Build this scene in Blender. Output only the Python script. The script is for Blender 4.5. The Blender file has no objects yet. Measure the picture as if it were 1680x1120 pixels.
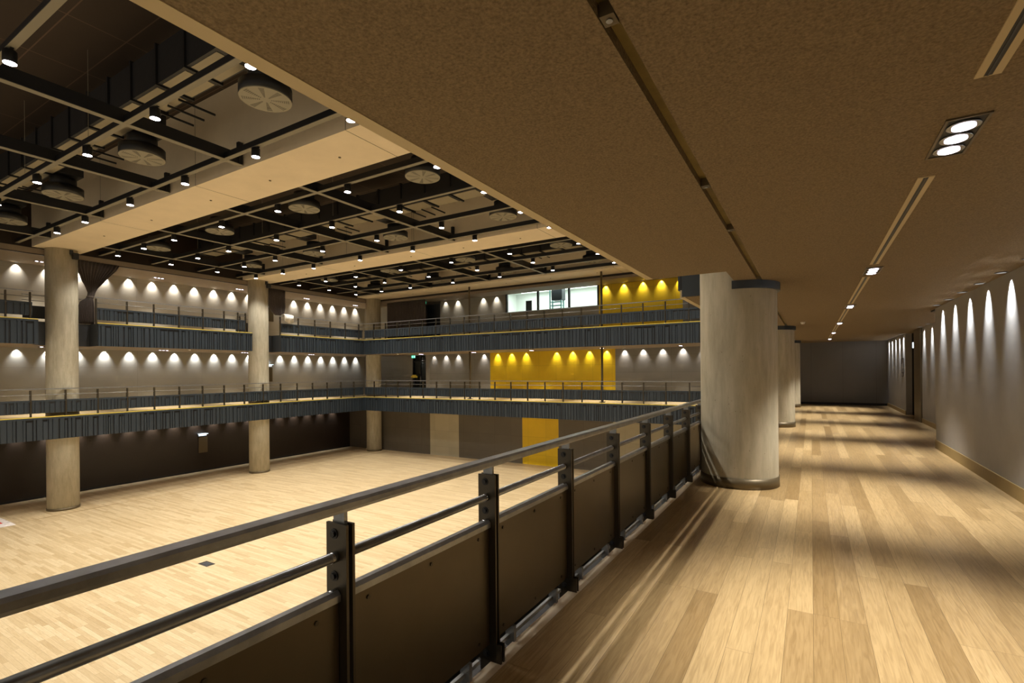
import bpy, bmesh, math, random
from mathutils import Vector, Matrix
random.seed(4)
S = bpy.context.scene
COL = S.collection
PI = math.pi

# ------------------------------------------------------------------ camera
YAW, ROLL, EYE = math.radians(30.9), 0.0086, 1.6
cd = bpy.data.cameras.new('camera'); cam = bpy.data.objects.new('camera', cd); COL.objects.link(cam)
cd.sensor_width = 36; cd.lens = 36 * 820 / 1680; cd.shift_y = 49 / 1680; cd.clip_start = 0.05; cd.clip_end = 200
cam.matrix_world = Matrix.Translation((0, 0, EYE)) @ Matrix.Rotation(YAW, 4, 'Z') @ Matrix.Rotation(PI / 2, 4, 'X') @ Matrix.Rotation(-ROLL, 4, 'Z')
S.camera = cam
# ------------------------------------------------------------------ world, exposure
w = bpy.data.worlds.new('world'); S.world = w; w.use_nodes = True
w.node_tree.nodes['Background'].inputs[0].default_value = (1.0, 0.87, 0.68, 1)
w.node_tree.nodes['Background'].inputs[1].default_value = 0.40
S.view_settings.view_transform = 'Standard'; S.view_settings.look = 'None'
S.view_settings.exposure = 0.2; S.view_settings.gamma = 1.0; S.view_settings.use_curve_mapping = False
# light levels used by the lamps' own builders
HALL_W, WASH_W, WASH_R, TRIO_W = 138.0, 56.0, 105.0, 88.0
COOL = (1.0, 0.93, 0.86); HALLC = (1.0, 0.935, 0.83); NEUT = (0.95, 0.97, 1.0)

# ------------------------------------------------------------------ key positions (metres; camera stands at x=0, y=0, floor z=0)
HZ, CZ, UZ, BZ, TZ = -3.72, 2.78, 3.70, 6.60, 8.75    # hall floor, gallery soffit, upper deck, beam underside, hall ceiling
LX, RX, EY = -25.0, -1.75, 23.0                       # facades: left, ours, end
LW, EW, EH = -28.6, 26.4, 25.0                        # walls behind: left, end, end at hall level
COLS_Y = (7.75, 15.95, 24.2)

# ------------------------------------------------------------------ materials
def mat(name, color, rough=0.6, metal=0.0, bump=0.0, bscale=60, vary=0.0, vscale=3.0, spec=0.5, stretch=None, coat=0):
    m = bpy.data.materials.new(name); m.use_nodes = True
    nt = m.node_tree; N = nt.nodes; L = nt.links; b = N['Principled BSDF']
    b.inputs['Base Color'].default_value = (*color, 1); b.inputs['Roughness'].default_value = rough
    b.inputs['Metallic'].default_value = metal; b.inputs['Specular IOR Level'].default_value = spec
    b.inputs['Coat Weight'].default_value = coat
    geo = N.new('ShaderNodeNewGeometry'); mp = N.new('ShaderNodeMapping'); L.new(geo.outputs['Position'], mp.inputs[0])
    if stretch: mp.inputs['Scale'].default_value = stretch
    if vary:
        n = N.new('ShaderNodeTexNoise'); n.inputs['Scale'].default_value = vscale; n.inputs['Detail'].default_value = 6; n.inputs['Roughness'].default_value = .65
        L.new(mp.outputs[0], n.inputs['Vector'])
        r = N.new('ShaderNodeValToRGB'); r.color_ramp.elements[0].position = .3; r.color_ramp.elements[1].position = .7
        r.color_ramp.elements[0].color = (*[c * (1 - vary) for c in color], 1); r.color_ramp.elements[1].color = (*[min(1, c * (1 + vary)) for c in color], 1)
        L.new(n.outputs['Fac'], r.inputs[0]); L.new(r.outputs[0], b.inputs['Base Color'])
    if bump:
        n2 = N.new('ShaderNodeTexNoise'); n2.inputs['Scale'].default_value = bscale; n2.inputs['Detail'].default_value = 3
        L.new(mp.outputs[0], n2.inputs['Vector'])
        bp = N.new('ShaderNodeBump'); bp.inputs['Strength'].default_value = bump; bp.inputs['Distance'].default_value = .01
        L.new(n2.outputs['Fac'], bp.inputs['Height']); L.new(bp.outputs[0], b.inputs['Normal'])
    return m

def wood(name, c1, c2, along, width, length, rough=.38, off=0, grain=.35):
    m = bpy.data.materials.new(name); m.use_nodes = True
    nt = m.node_tree; N = nt.nodes; L = nt.links; b = N['Principled BSDF']
    b.inputs['Roughness'].default_value = rough; b.inputs['Specular IOR Level'].default_value = .4
    geo = N.new('ShaderNodeNewGeometry'); sp = N.new('ShaderNodeSeparateXYZ'); L.new(geo.outputs['Position'], sp.inputs[0])
    cb = N.new('ShaderNodeCombineXYZ')
    a, c = ('Y', 'X') if along == 'y' else ('X', 'Y')
    L.new(sp.outputs[a], cb.inputs[0]); L.new(sp.outputs[c], cb.inputs[1])
    # random offset of each row of planks
    br = N.new('ShaderNodeTexBrick'); L.new(cb.outputs[0], br.inputs['Vector'])
    br.inputs['Scale'].default_value = 1; br.inputs['Brick Width'].default_value = length; br.inputs['Row Height'].default_value = width
    br.inputs['Mortar Size'].default_value = .0012; br.inputs['Mortar Smooth'].default_value = .3; br.offset = .37; br.offset_frequency = 3; br.squash = 1.23; br.squash_frequency = 2
    br.inputs['Color1'].default_value = (0, 0, 0, 1); br.inputs['Color2'].default_value = (1, 1, 1, 1); br.inputs['Mortar'].default_value = (.5, .5, .5, 1); br.inputs['Bias'].default_value = 0
    rp = N.new('ShaderNodeValToRGB'); cr = rp.color_ramp
    cr.elements[0].color = (*c1, 1); cr.elements[1].color = (*c2, 1)
    e = cr.elements.new(.5); e.color = (*[(x + y) / 2 * 1.05 for x, y in zip(c1, c2)], 1)
    e = cr.elements.new(.12); e.color = (*[x * .75 + y * .25 for x, y in zip(c1, c2)], 1)
    L.new(br.outputs['Color'], rp.inputs[0])
    # grain
    mp = N.new('ShaderNodeMapping'); mp.inputs['Scale'].default_value = (2.2, 34, 1); L.new(cb.outputs[0], mp.inputs[0])
    addv = N.new('ShaderNodeVectorMath'); addv.operation = 'MULTIPLY_ADD'; L.new(br.outputs['Color'], addv.inputs[0]); addv.inputs[1].default_value = (37, 11, 5); L.new(mp.outputs[0], addv.inputs[2])
    n = N.new('ShaderNodeTexNoise'); n.inputs['Scale'].default_value = 1.6; n.inputs['Detail'].default_value = 7; n.inputs['Distortion'].default_value = 1.2; L.new(addv.outputs[0], n.inputs['Vector'])
    r2 = N.new('ShaderNodeValToRGB'); r2.color_ramp.elements[0].position = .32; r2.color_ramp.elements[1].position = .62
    g = 1 - grain; r2.color_ramp.elements[0].color = (g, g * .96, g * .9, 1); r2.color_ramp.elements[1].color = (1, 1, 1, 1); L.new(n.outputs['Fac'], r2.inputs[0])
    mx = N.new('ShaderNodeMix'); mx.data_type = 'RGBA'; mx.blend_type = 'MULTIPLY'; mx.inputs[0].default_value = 1
    L.new(rp.outputs[0], mx.inputs[6]); L.new(r2.outputs[0], mx.inputs[7])
    mx2 = N.new('ShaderNodeMix'); mx2.data_type = 'RGBA'; mx2.inputs[7].default_value = (*[c * .45 for c in c1], 1)
    L.new(br.outputs['Fac'], mx2.inputs[0]); L.new(mx.outputs[2], mx2.inputs[6]); L.new(mx2.outputs[2], b.inputs['Base Color'])
    bp = N.new('ShaderNodeBump'); bp.inputs['Strength'].default_value = .08; bp.inputs['Distance'].default_value = .01
    L.new(n.outputs['Fac'], bp.inputs['Height']); L.new(bp.outputs[0], b.inputs['Normal'])
    return m

def panelled(name, color, axis, pw, ph, rough=.5, off=(0, 0), seam=.5, vary=.05, line=.006, spec=.5):
    """flat sheet wall with thin seams; axis = direction the wall runs ('x','y') or 'h' for horizontal ceilings"""
    m = mat(name, color, rough, spec=spec); nt = m.node_tree; N = nt.nodes; L = nt.links; b = N['Principled BSDF']
    geo = N.new('ShaderNodeNewGeometry'); sp = N.new('ShaderNodeSeparateXYZ'); L.new(geo.outputs['Position'], sp.inputs[0])
    cb = N.new('ShaderNodeCombineXYZ'); a, c = {'x': ('X', 'Z'), 'y': ('Y', 'Z'), 'h': ('X', 'Y')}[axis]
    L.new(sp.outputs[a], cb.inputs[0]); L.new(sp.outputs[c], cb.inputs[1])
    mp = N.new('ShaderNodeMapping'); mp.inputs['Location'].default_value = (off[0], off[1], 0); L.new(cb.outputs[0], mp.inputs[0])
    br = N.new('ShaderNodeTexBrick'); br.offset = 0; br.inputs['Scale'].default_value = 1; br.inputs['Brick Width'].default_value = pw; br.inputs['Row Height'].default_value = ph
    br.inputs['Mortar Size'].default_value = line; br.inputs['Mortar Smooth'].default_value = 0
    br.inputs['Color1'].default_value = (*[c * (1 - vary) for c in color], 1); br.inputs['Color2'].default_value = (*[min(1, c * (1 + vary)) for c in color], 1)
    br.inputs['Mortar'].default_value = (*[min(1, c * seam) for c in color], 1)
    L.new(mp.outputs[0], br.inputs['Vector'])
    n = N.new('ShaderNodeTexNoise'); n.inputs['Scale'].default_value = 1.5; n.inputs['Detail'].default_value = 4; L.new(geo.outputs['Position'], n.inputs['Vector'])
    r2 = N.new('ShaderNodeValToRGB'); r2.color_ramp.elements[0].color = (.86, .86, .86, 1); r2.color_ramp.elements[1].color = (1.08, 1.08, 1.08, 1); L.new(n.outputs['Fac'], r2.inputs[0])
    mx = N.new('ShaderNodeMix'); mx.data_type = 'RGBA'; mx.blend_type = 'MULTIPLY'; mx.inputs[0].default_value = 1
    L.new(br.outputs['Color'], mx.inputs[6]); L.new(r2.outputs[0], mx.inputs[7]); L.new(mx.outputs[2], b.inputs['Base Color'])
    return m

def glow(name, color, strength):
    m = bpy.data.materials.new(name); m.use_nodes = True; b = m.node_tree.nodes['Principled BSDF']
    b.inputs['Base Color'].default_value = (.02, .02, .02, 1); b.inputs['Emission Color'].default_value = (*color, 1); b.inputs['Emission Strength'].default_value = strength
    try: m.cycles.emission_sampling = 'NONE'
    except Exception: pass
    return m

def concrete():
    m = mat('concrete', (.42, .37, .26), .75)
    nt = m.node_tree; N = nt.nodes; L = nt.links; b = N['Principled BSDF']
    geo = N.new('ShaderNodeNewGeometry')
    mp = N.new('ShaderNodeMapping'); mp.inputs['Scale'].default_value = (5, 5, .9); L.new(geo.outputs['Position'], mp.inputs[0])
    n = N.new('ShaderNodeTexNoise'); n.inputs['Scale'].default_value = 1.5; n.inputs['Detail'].default_value = 9; n.inputs['Roughness'].default_value = .68; L.new(mp.outputs[0], n.inputs['Vector'])
    r = N.new('ShaderNodeValToRGB'); r.color_ramp.elements[0].position = .33; r.color_ramp.elements[1].position = .68
    r.color_ramp.elements[0].color = (.36, .325, .235, 1); r.color_ramp.elements[1].color = (.52, .475, .36, 1); L.new(n.outputs['Fac'], r.inputs[0])
    v = N.new('ShaderNodeTexVoronoi'); v.inputs['Scale'].default_value = 14; L.new(geo.outputs['Position'], v.inputs['Vector'])
    rr = N.new('ShaderNodeValToRGB'); rr.color_ramp.elements[0].position = .05; rr.color_ramp.elements[1].position = .11; rr.color_ramp.elements[0].color = (.35, .3, .25, 1); rr.color_ramp.elements[1].color = (1, 1, 1, 1)
    L.new(v.outputs['Distance'], rr.inputs[0])
    nn = N.new('ShaderNodeTexNoise'); nn.inputs['Scale'].default_value = 3; L.new(geo.outputs['Position'], nn.inputs['Vector'])
    r3 = N.new('ShaderNodeValToRGB'); r3.color_ramp.elements[0].position = .45; r3.color_ramp.elements[1].position = .6; L.new(nn.outputs['Fac'], r3.inputs[0])
    mx = N.new('ShaderNodeMix'); mx.data_type = 'RGBA'; mx.blend_type = 'MULTIPLY'; L.new(r3.outputs[0], mx.inputs[0])
    L.new(r.outputs[0], mx.inputs[6]); L.new(rr.outputs[0], mx.inputs[7]); L.new(mx.outputs[2], b.inputs['Base Color'])
    bp = N.new('ShaderNodeBump'); bp.inputs['Strength'].default_value = .25; bp.inputs['Distance'].default_value = .01; L.new(n.outputs['Fac'], bp.inputs['Height']); L.new(bp.outputs[0], b.inputs['Normal'])
    return m

M = dict(
    hallwood=wood('hall_maple', (.50, .37, .20), (.66, .53, .33), 'x', .09, .95, .36, grain=.14),
    galwood=wood('gallery_oak', (.31, .205, .09), (.60, .44, .23), 'y', .145, 1.9, .30, grain=.26),
    deckwood=wood('deck_oak', (.5, .38, .2), (.62, .48, .28), 'y', .14, 1.8, .4, grain=.2),
    plaster=mat('brown_acoustic_plaster', (.215, .162, .098), .95, bump=.8, bscale=90, vary=.36, vscale=85, spec=.1),
    soffit=mat('taupe_soffit', (.23, .18, .125), .8, vary=.06),
    beam=mat('cream_beam_plaster', (.74, .63, .46), .75, vary=.05, vscale=1.2),
    trim=mat('cream_trim', (.50, .40, .23), .6),
    voidc=panelled('dark_ceiling_tile', (.035, .022, .014), 'h', 2.1, 1.0, .8, seam=3.0, line=.012),
    black=mat('black_steel', (.012, .012, .013), .45),
    flange=mat('grey_beige_flange', (.22, .20, .15), .5),
    duct=mat('black_duct_foil', (.018, .018, .02), .5, bump=.3, bscale=9),
    ductb=mat('duct_liner', (.30, .26, .18), .6),
    diff=mat('diffuser_face', (.27, .25, .19), .5),
    diffd=mat('diffuser_slot', (.12, .11, .09), .6),
    ribs=mat('slate_ribbed_metal', (.030, .041, .053), .45, metal=.15),
    ribb=mat('slate_backing', (.012, .013, .015), .7),
    gold=mat('gold_edge_strip', (.80, .62, .10), .4, metal=.1),
    brass=mat('brass_base', (.33, .24, .10), .55, metal=.15, vary=.12, vscale=2),
    bronze=mat('bronze_base', (.13, .10, .055), .4, metal=.4),
    channel=mat('gold_channel', (.24, .18, .055), .5, metal=.3, vary=.3, vscale=4),
    railm=mat('gunmetal_rail', (.27, .28, .29), .30, metal=.6, vary=.22, vscale=9),
    railb=mat('bronze_bar', (.07, .058, .04), .35, metal=.6),
    sheet=mat('bronze_sheet', (.10, .078, .045), .38, metal=.5, vary=.12, vscale=1.5),
    sheetd=mat('dark_sheet', (.03, .034, .04), .5),
    steel=mat('bright_steel', (.45, .46, .48), .25, metal=1),
    conc=concrete(),
    wr=mat('grey_plaster_wall', (.30, .29, .275), .55, bump=.12, bscale=12, vary=.09, vscale=1.3),
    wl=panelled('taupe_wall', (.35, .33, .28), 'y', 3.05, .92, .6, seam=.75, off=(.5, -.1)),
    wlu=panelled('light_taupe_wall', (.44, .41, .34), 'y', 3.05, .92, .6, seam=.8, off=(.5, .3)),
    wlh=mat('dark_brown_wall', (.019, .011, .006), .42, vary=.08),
    weg=panelled('grey_end_panel', (.23, .22, .20), 'x', 3.1, .9, .5, seam=.7, off=(0, .3)),
    wed=panelled('dark_grey_panel', (.165, .158, .15), 'x', 1.2, 2.9, .5, seam=.65),
    wet=panelled('brown_end_panel', (.115, .10, .078), 'x', 1.14, 1.02, .5, off=(.25, .1), seam=.65),
    web=panelled('beige_end_panel', (.42, .38, .27), 'x', 1.14, 1.02, .5, off=(.25, .1), seam=.75),
    wey=panelled('yellow_panel', (.74, .50, .004), 'x', 1.14, 1.02, .5, off=(.25, .1), seam=.7),
    weu=panelled('upper_end_panel', (.34, .32, .26), 'x', 3.1, .9, .5, seam=.8, off=(0, .3)),
    dark=mat('near_black', (.006, .006, .007), .5),
    darkblue=mat('dark_blue_grey', (.028, .037, .047), .5),
    glass_d=mat('dark_glass', (.01, .014, .018), .08),
    curtain=mat('grey_brown_curtain', (.10, .08, .07), .9, vary=.15, vscale=12),
    white=mat('white_sheet', (.72, .70, .66), .8),
    room=mat('pale_room_wall', (.80, .83, .79), .8),
    teal=mat('teal_metal', (.12, .30, .30), .5),
    lens=glow('lamp_lens', (1, .93, 1.0), 25.0), lensw=glow('washer_lens', (1, .97, .95), .3), lensv=glow('violet_lens', (.92, .82, 1.0), 9.0),
    exitg=glow('exit_green', (.05, .8, .4), 1.3), exitw=glow('exit_white', (.75, .9, 1.0), 2.2), monitor=glow('dark_monitor', (.10, .14, .15), .5),
    red=mat('red_paint', (.6, .03, .02), .4), sign=mat('dark_sign', (.05, .05, .05), .5),
    paperw=mat('printed_sheet', (.72, .66, .62), .7, vary=.35, vscale=6),
    ygls=mat('yellow_plastic', (.75, .6, .05), .5),
)
def glass():
    m = bpy.data.materials.new('window_glass'); m.use_nodes = True; b = m.node_tree.nodes['Principled BSDF']
    b.inputs['Base Color'].default_value = (.93, .99, .975, 1); b.inputs['Transmission Weight'].default_value = 1; b.inputs['Roughness'].default_value = 0; b.inputs['IOR'].default_value = 1.01; b.inputs['Specular IOR Level'].default_value = .3
    return m
M['glass'] = glass()

# ------------------------------------------------------------------ mesh builder
class MB:
    def __init__(s): s.bm = bmesh.new()
    def box(s, x0, x1, y0, y1, z0, z1, P=None):
        vs = []
        for x, y, z in ((x0, y0, z0), (x1, y0, z0), (x1, y1, z0), (x0, y1, z0), (x0, y0, z1), (x1, y0, z1), (x1, y1, z1), (x0, y1, z1)):
            vs.append(s.bm.verts.new(P(x, y, z) if P else (x, y, z)))
        for f in ((0, 3, 2, 1), (4, 5, 6, 7), (0, 1, 5, 4), (1, 2, 6, 5), (2, 3, 7, 6), (3, 0, 4, 7)): s.bm.faces.new([vs[i] for i in f])
        return s
    def loft(s, rings, cap=True):
        R = [[s.bm.verts.new(p) for p in r] for r in rings]; n = len(R[0])
        for a, b in zip(R, R[1:]):
            for i in range(n): s.bm.faces.new((a[i], a[(i + 1) % n], b[(i + 1) % n], b[i]))
        if cap: s.bm.faces.new(R[0][::-1]); s.bm.faces.new(R[-1])
        return s
    def cyl(s, c, r, z0, z1, n=32, r2=None):
        r2 = r if r2 is None else r2
        return s.loft([[(c[0] + q * math.cos(t * 2 * PI / n), c[1] + q * math.sin(t * 2 * PI / n), z) for t in range(n)] for q, z in ((r, z0), (r2, z1))])
    def lathe(s, c, prof, n=32):
        return s.loft([[(c[0] + q * math.cos(t * 2 * PI / n), c[1] + q * math.sin(t * 2 * PI / n), z) for t in range(n)] for q, z in prof])
    def tube(s, a, b, r, n=10):
        a, b = Vector(a), Vector(b); d = (b - a).normalized(); u = d.orthogonal().normalized(); v = d.cross(u)
        return s.loft([[tuple(p + r * (math.cos(t * 2 * PI / n) * u + math.sin(t * 2 * PI / n) * v)) for t in range(n)] for p in (a, b)])
    def prism(s, pts, axis_fn, s0, s1):
        """closed section pts (d,z) swept from s0 to s1 through axis_fn(s,d,z)"""
        return s.loft([[axis_fn(q, d, z) for d, z in pts] for q in (s0, s1)])
    def build(s, name, m, parent=None, smooth=False, bevel=0):
        bmesh.ops.recalc_face_normals(s.bm, faces=s.bm.faces)
        if bevel: bmesh.ops.bevel(s.bm, geom=list(s.bm.edges), offset=bevel, segments=2, affect='EDGES')
        me = bpy.data.meshes.new(name)
        if parent is None:
            xs = [v.co for v in s.bm.verts]; o = Vector(((min(v.x for v in xs) + max(v.x for v in xs)) / 2, (min(v.y for v in xs) + max(v.y for v in xs)) / 2, min(v.z for v in xs)))
        else: o = Vector(parent.get('_w', (0, 0, 0)))
        bmesh.ops.translate(s.bm, verts=s.bm.verts, vec=-o)
        if smooth:
            for f in s.bm.faces: f.smooth = len(f.verts) == 4
        s.bm.to_mesh(me); s.bm.free(); me.materials.append(m)
        ob = bpy.data.objects.new(name, me); COL.objects.link(ob)
        if parent is None: ob.location = o
        else: ob.parent = parent; ob['_w'] = tuple(o)
        return ob

def tag(o, label=None, cat=None, group=None, kind=None):
    if label: o['label'] = label
    if cat: o['category'] = cat
    if group: o['group'] = group
    if kind: o['kind'] = kind
    return o
def thing(name, loc, label, cat, group=None):
    o = bpy.data.objects.new(name, None); COL.objects.link(o); o.location = loc; o['_w'] = tuple(loc); o.empty_display_size = .1
    return tag(o, label, cat, group)
def struct(name, mb, m): return tag(mb.build(name, m), kind='structure')
def sbox(name, m, *a): return struct(name, MB().box(*a), m)
def clone(root, loc, label=None, cat=None, group=None):
    r = root.copy(); COL.objects.link(r); r.location = loc; r['_w'] = tuple(loc)
    if label: r['label'] = label
    if group: r['group'] = group
    for ch in root.children:
        c = ch.copy(); COL.objects.link(c); c.parent = r
        for g in ch.children:
            d = g.copy(); COL.objects.link(d); d.parent = c
    return r
def spot(parent, loc, power, color, angle, blend=.5, radius=.04, rot=(0, 0, 0)):
    l = bpy.data.lights.new('lamp_light', 'SPOT'); l.energy = power; l.color = color; l.spot_size = math.radians(angle); l.spot_blend = blend; l.shadow_soft_size = radius
    o = bpy.data.objects.new('lamp_light', l); COL.objects.link(o); o.parent = parent; o.location = loc; o.rotation_euler = rot
    return o
ORD = ['first', 'second', 'third', 'fourth', 'fifth', 'sixth', 'seventh', 'eighth', 'ninth', 'tenth', 'eleventh', 'twelfth', 'thirteenth', 'fourteenth', 'fifteenth', 'sixteenth', 'seventeenth', 'eighteenth', 'nineteenth', 'twentieth', 'twenty-first', 'twenty-second', 'twenty-third']

# ================================================================== STRUCTURE
Y0 = -4.0
sbox('floor', M['hallwood'], LW - .2, 3.0, Y0, EH + .1, HZ - .2, HZ)
sbox('ceiling', M['voidc'], -26.1, -1.0, Y0, EH + .3, TZ, TZ + .1)
# our gallery: floor, nosing, gutter
sbox('floor', M['galwood'], -1.45, 2.95, Y0, EW, -.06, 0)
sbox('trim_1', M['beam'], -1.53, -1.45, Y0, EY, -.06, 0)
sbox('floor', M['dark'], RX, 2.95, Y0, EY, -.84, -.06)
# our ceiling slab with notches round the columns and the gold groove
NOTCH = [(6.50, 8.43), (14.72, 16.62)]
def ceil_strip(ob, x0, x1, m, z0, z1, ys): 
    for a, b in ys: ob.box(x0, x1, a, b, z0, z1)
    return ob
runs = [(Y0, 6.50), (8.43, 14.72), (16.62, EW)]
mb = MB(); mb.box(-.87, -.605, Y0, EW, CZ, UZ); mb.box(-.545, 2.95, Y0, EW, CZ, UZ); ceil_strip(mb, RX, -.87, None, CZ, UZ, runs)
struct('ceiling', mb, M['plaster'])
struct('trim_2', MB().box(-.605, -.545, Y0, EW, CZ + .05, CZ + .12), M['channel'])
mb = MB(); 
for a, b in runs[:2] + [(16.62, EY)]: mb.box(-1.83, RX, a, b, CZ - .004, CZ + .12)
for y in (1.98, 5.2):  pass
struct('trim_3', mb, M['trim'])
mb = MB()
for y0, y1 in NOTCH: mb.box(-1.80, -.874, y1 - .008, y1 - .001, CZ + .01, UZ - .001)
struct('trim_4', mb, M['darkblue'])
# left galleries
sbox('floor', M['deckwood'], LW, LX - .23, Y0, EW, -.84, 0)
sbox('trim_5', M['channel'], LX - .23, LX - .03, Y0, EY + .2, -.84, -.03)
mb = MB(); LN = [(7.0, 8.84), (15.41, 17.08)]; LRUN = [(Y0, 7.0), (8.84, 15.41), (17.08, EW)]
mb.box(LW, -25.8, Y0, EW, CZ, UZ); ceil_strip(mb, -25.8, LX - .03, None, CZ, UZ, LRUN); ob = struct('floor', mb, M['soffit'])
mb = MB(); mb.box(LW, -25.82, Y0, EW, UZ, UZ + .012); ceil_strip(mb, -25.82, LX - .2, None, UZ, UZ + .012, [(Y0, 6.95), (8.88, 15.38), (17.1, EW)])
struct('floor', mb, M['deckwood'])
sbox('ceiling', M['soffit'], LW - .1, -26.05, Y0, EW, 6.35, 6.45)
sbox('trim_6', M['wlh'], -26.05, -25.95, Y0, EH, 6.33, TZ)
sbox('trim_7', M['soffit'], -25.95, -25.90, Y0, EH, 6.36, 6.56)
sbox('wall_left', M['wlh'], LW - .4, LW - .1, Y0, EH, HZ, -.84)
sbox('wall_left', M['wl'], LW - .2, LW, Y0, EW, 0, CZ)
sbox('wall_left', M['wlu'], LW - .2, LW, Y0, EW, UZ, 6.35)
sbox('trim_14', M['galwood'], -24.66, -24.60, Y0, EH, HZ, HZ + .002)
sbox('baseboard_left', M['dark'], LW - .1, LW - .085, Y0, EH, HZ, HZ + .1)
# end galleries
sbox('floor', M['deckwood'], LX - .2, -1.5, EY + .23, EW, -.84, 0)
sbox('trim_8', M['channel'], LX, RX, EY + .03, EY + .23, -.84, -.03)
sbox('floor', M['soffit'], LX - .03, RX - .08, EY + .03, EW, CZ, UZ)
sbox('floor', M['deckwood'], LX - .03, RX - .08, EY + .2, EW, UZ, UZ + .012)
sbox('ceiling', M['soffit'], -26.0, 3, EH, EW + .1, 6.36, 6.5)
def endwall(x0, x1, z0, z1, m, y=EW, name='wall_end'): return sbox(name, M[m], x0, x1, y, y + .2, z0, z1)
# hall level, left to right
for x0, x1, m in ((-28.8, -25.46, 'web2'), (-25.46, -21.17, 'wet'), (-21.17, -18.86, 'web'), (-18.86, -14.3, 'wet'), (-14.3, -12.0, 'wey'), (-12.0, -8.85, 'wet'), (-8.85, -5.4, 'web'), (-5.4, 3, 'wet')):
    endwall(x0, x1, HZ, -.84, {'web2': 'wet'}.get(m, m), EH)
# middle level
for x0, x1, m in ((LW, -24.4, 'weg'), (-24.4, -23.9, 'weg'), (-22.61, -17.4, 'weg'), (-17.4, -9.2, 'wey'), (-9.2, -1.4, 'weg'), (-1.4, 3.0, 'wed')):
    endwall(x0, x1, 0, CZ, m)
# upper level
for x0, x1, m, z0, z1 in ((LW, -22.72, 'weu', UZ, 6.35), (-21.4, -16.15, 'weu', UZ, 6.35), (-16.15, -10.12, 'weu', UZ, 5.24), (-10.12, -5.6, 'wey', UZ, 6.35), (-5.6, 3, 'weg', UZ, 6.35)):
    endwall(x0, x1, z0, z1, m)
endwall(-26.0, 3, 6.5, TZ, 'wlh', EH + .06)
sbox('baseboard_end', M['dark'], -1.0, 2.78, EW - .015, EW, 0, .1)
sbox('trim_9', M['wet'], -22.75, -21.35, EW, EW + .2, 6.2, 6.36)
# right wall of our gallery
sbox('wall_right', M['wr'], 2.13, 2.78, Y0, 12.89, 0, CZ)
sbox('wall_right', M['wr'], 2.78, 2.95, 12.89, 18.65, 0, CZ)
sbox('wall_right', M['wr'], 2.78, 2.95, 21.6, EW, 0, CZ)
sbox('baseboard_right', M['brass'], 2.112, 2.13, Y0, 12.89, 0, .17)
sbox('baseboard_right', M['brass'], 2.765, 2.78, 12.89, 18.65, 0, .13)
sbox('baseboard_right', M['brass'], 2.765, 2.78, 21.6, EW, 0, .13)
sbox('trim_10', M['bronze'], 2.74, 2.95, 18.65, 19.74, 0, CZ)
mb = MB(); mb.box(2.95, 4.4, 18.6, 18.65, 0, CZ); mb.box(2.95, 4.4, 21.6, 21.65, 0, CZ); mb.box(4.4, 4.45, 18.6, 21.65, 0, CZ); mb.box(2.95, 4.45, 18.6, 21.65, -.05, 0); mb.box(2.95, 4.45, 18.6, 21.65, CZ, CZ + .05)
struct('wall_right', mb, M['dark'])
sbox('trim_11', M['dark'], 2.14, 2.78, 12.9, 13.35, CZ - .03, CZ - .001)

# ================================================================== COLUMNS
def column(x, y, label, collar):
    t = thing('concrete_column', (x, y, HZ), label, 'column', 'round concrete columns')
    prof = [(.50, HZ), (.50, -.2), (.50, 3.2), (.50, BZ)]
    MB().lathe((x, y), prof, 64).build('shaft', M['conc'], t, smooth=True)
    MB().cyl((x, y), .515, HZ, HZ + .09, 48).build('base_ring', M['bronze'], t, smooth=True)
    MB().cyl((x, y), .512, 0, .14, 64).build('base_ring', M['bronze'], t, smooth=True)
    if collar:
        n = 48; pts = [(.535 * math.cos(a), .535 * math.sin(a)) for a in [math.radians(-91 + 182 * i / n) for i in range(n + 1)]]
        MB().loft([[(x + p[0], y + p[1], z) for p in pts] for z in (CZ - .105, CZ + .0)]).build('collar', M['darkblue'], t)
    return t
for y, l in zip(COLS_Y, ('thick round concrete column nearest the camera beside the gallery railing', 'round concrete column second along the wooden gallery, behind the nearest one', 'round concrete column farthest along the wooden gallery before the dark end wall')):
    column(-.89, y, l, True)
for y, l in zip((7.92, 16.2, 24.5), ('round concrete column at far left standing under the widest cream beam', 'round concrete column in the middle of the left side under the second cream beam', 'round concrete column in the far corner of the hall')):
    column(-25.7, y, l, False)

# ================================================================== BEAMS
for (a, b), l in zip(((7.10, 8.60), (15.50, 17.0), (23.35, 24.95)), ('wide cream ceiling beam nearest the camera across the hall', 'cream ceiling beam across the middle of the hall', 'cream ceiling beam in front of the end wall above the control room window')):
    t = thing('ceiling_beam', (-13.8, (a + b) / 2, BZ), l, 'beam')
    MB().box(-25.95, RX - .05, a, b, BZ, TZ).build('beam_casing', M['beam'], t)
    mb = MB()
    for x in (-3.4, -8.2, -14.0, -19.8): mb.box(x - .006, x + .006, a - .003, b + .003, BZ - .003, TZ - .01)
    mb.build('panel_joint', M['bronze'], t)
    for x in (-5.3, -9.35, -12.0, -14.8, -18.3, -21.8):
        MB().cyl((x, a + .82), .03, BZ - .015, BZ + .01, 16).build('sprinkler_rose', M['bronze'], t)

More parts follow.
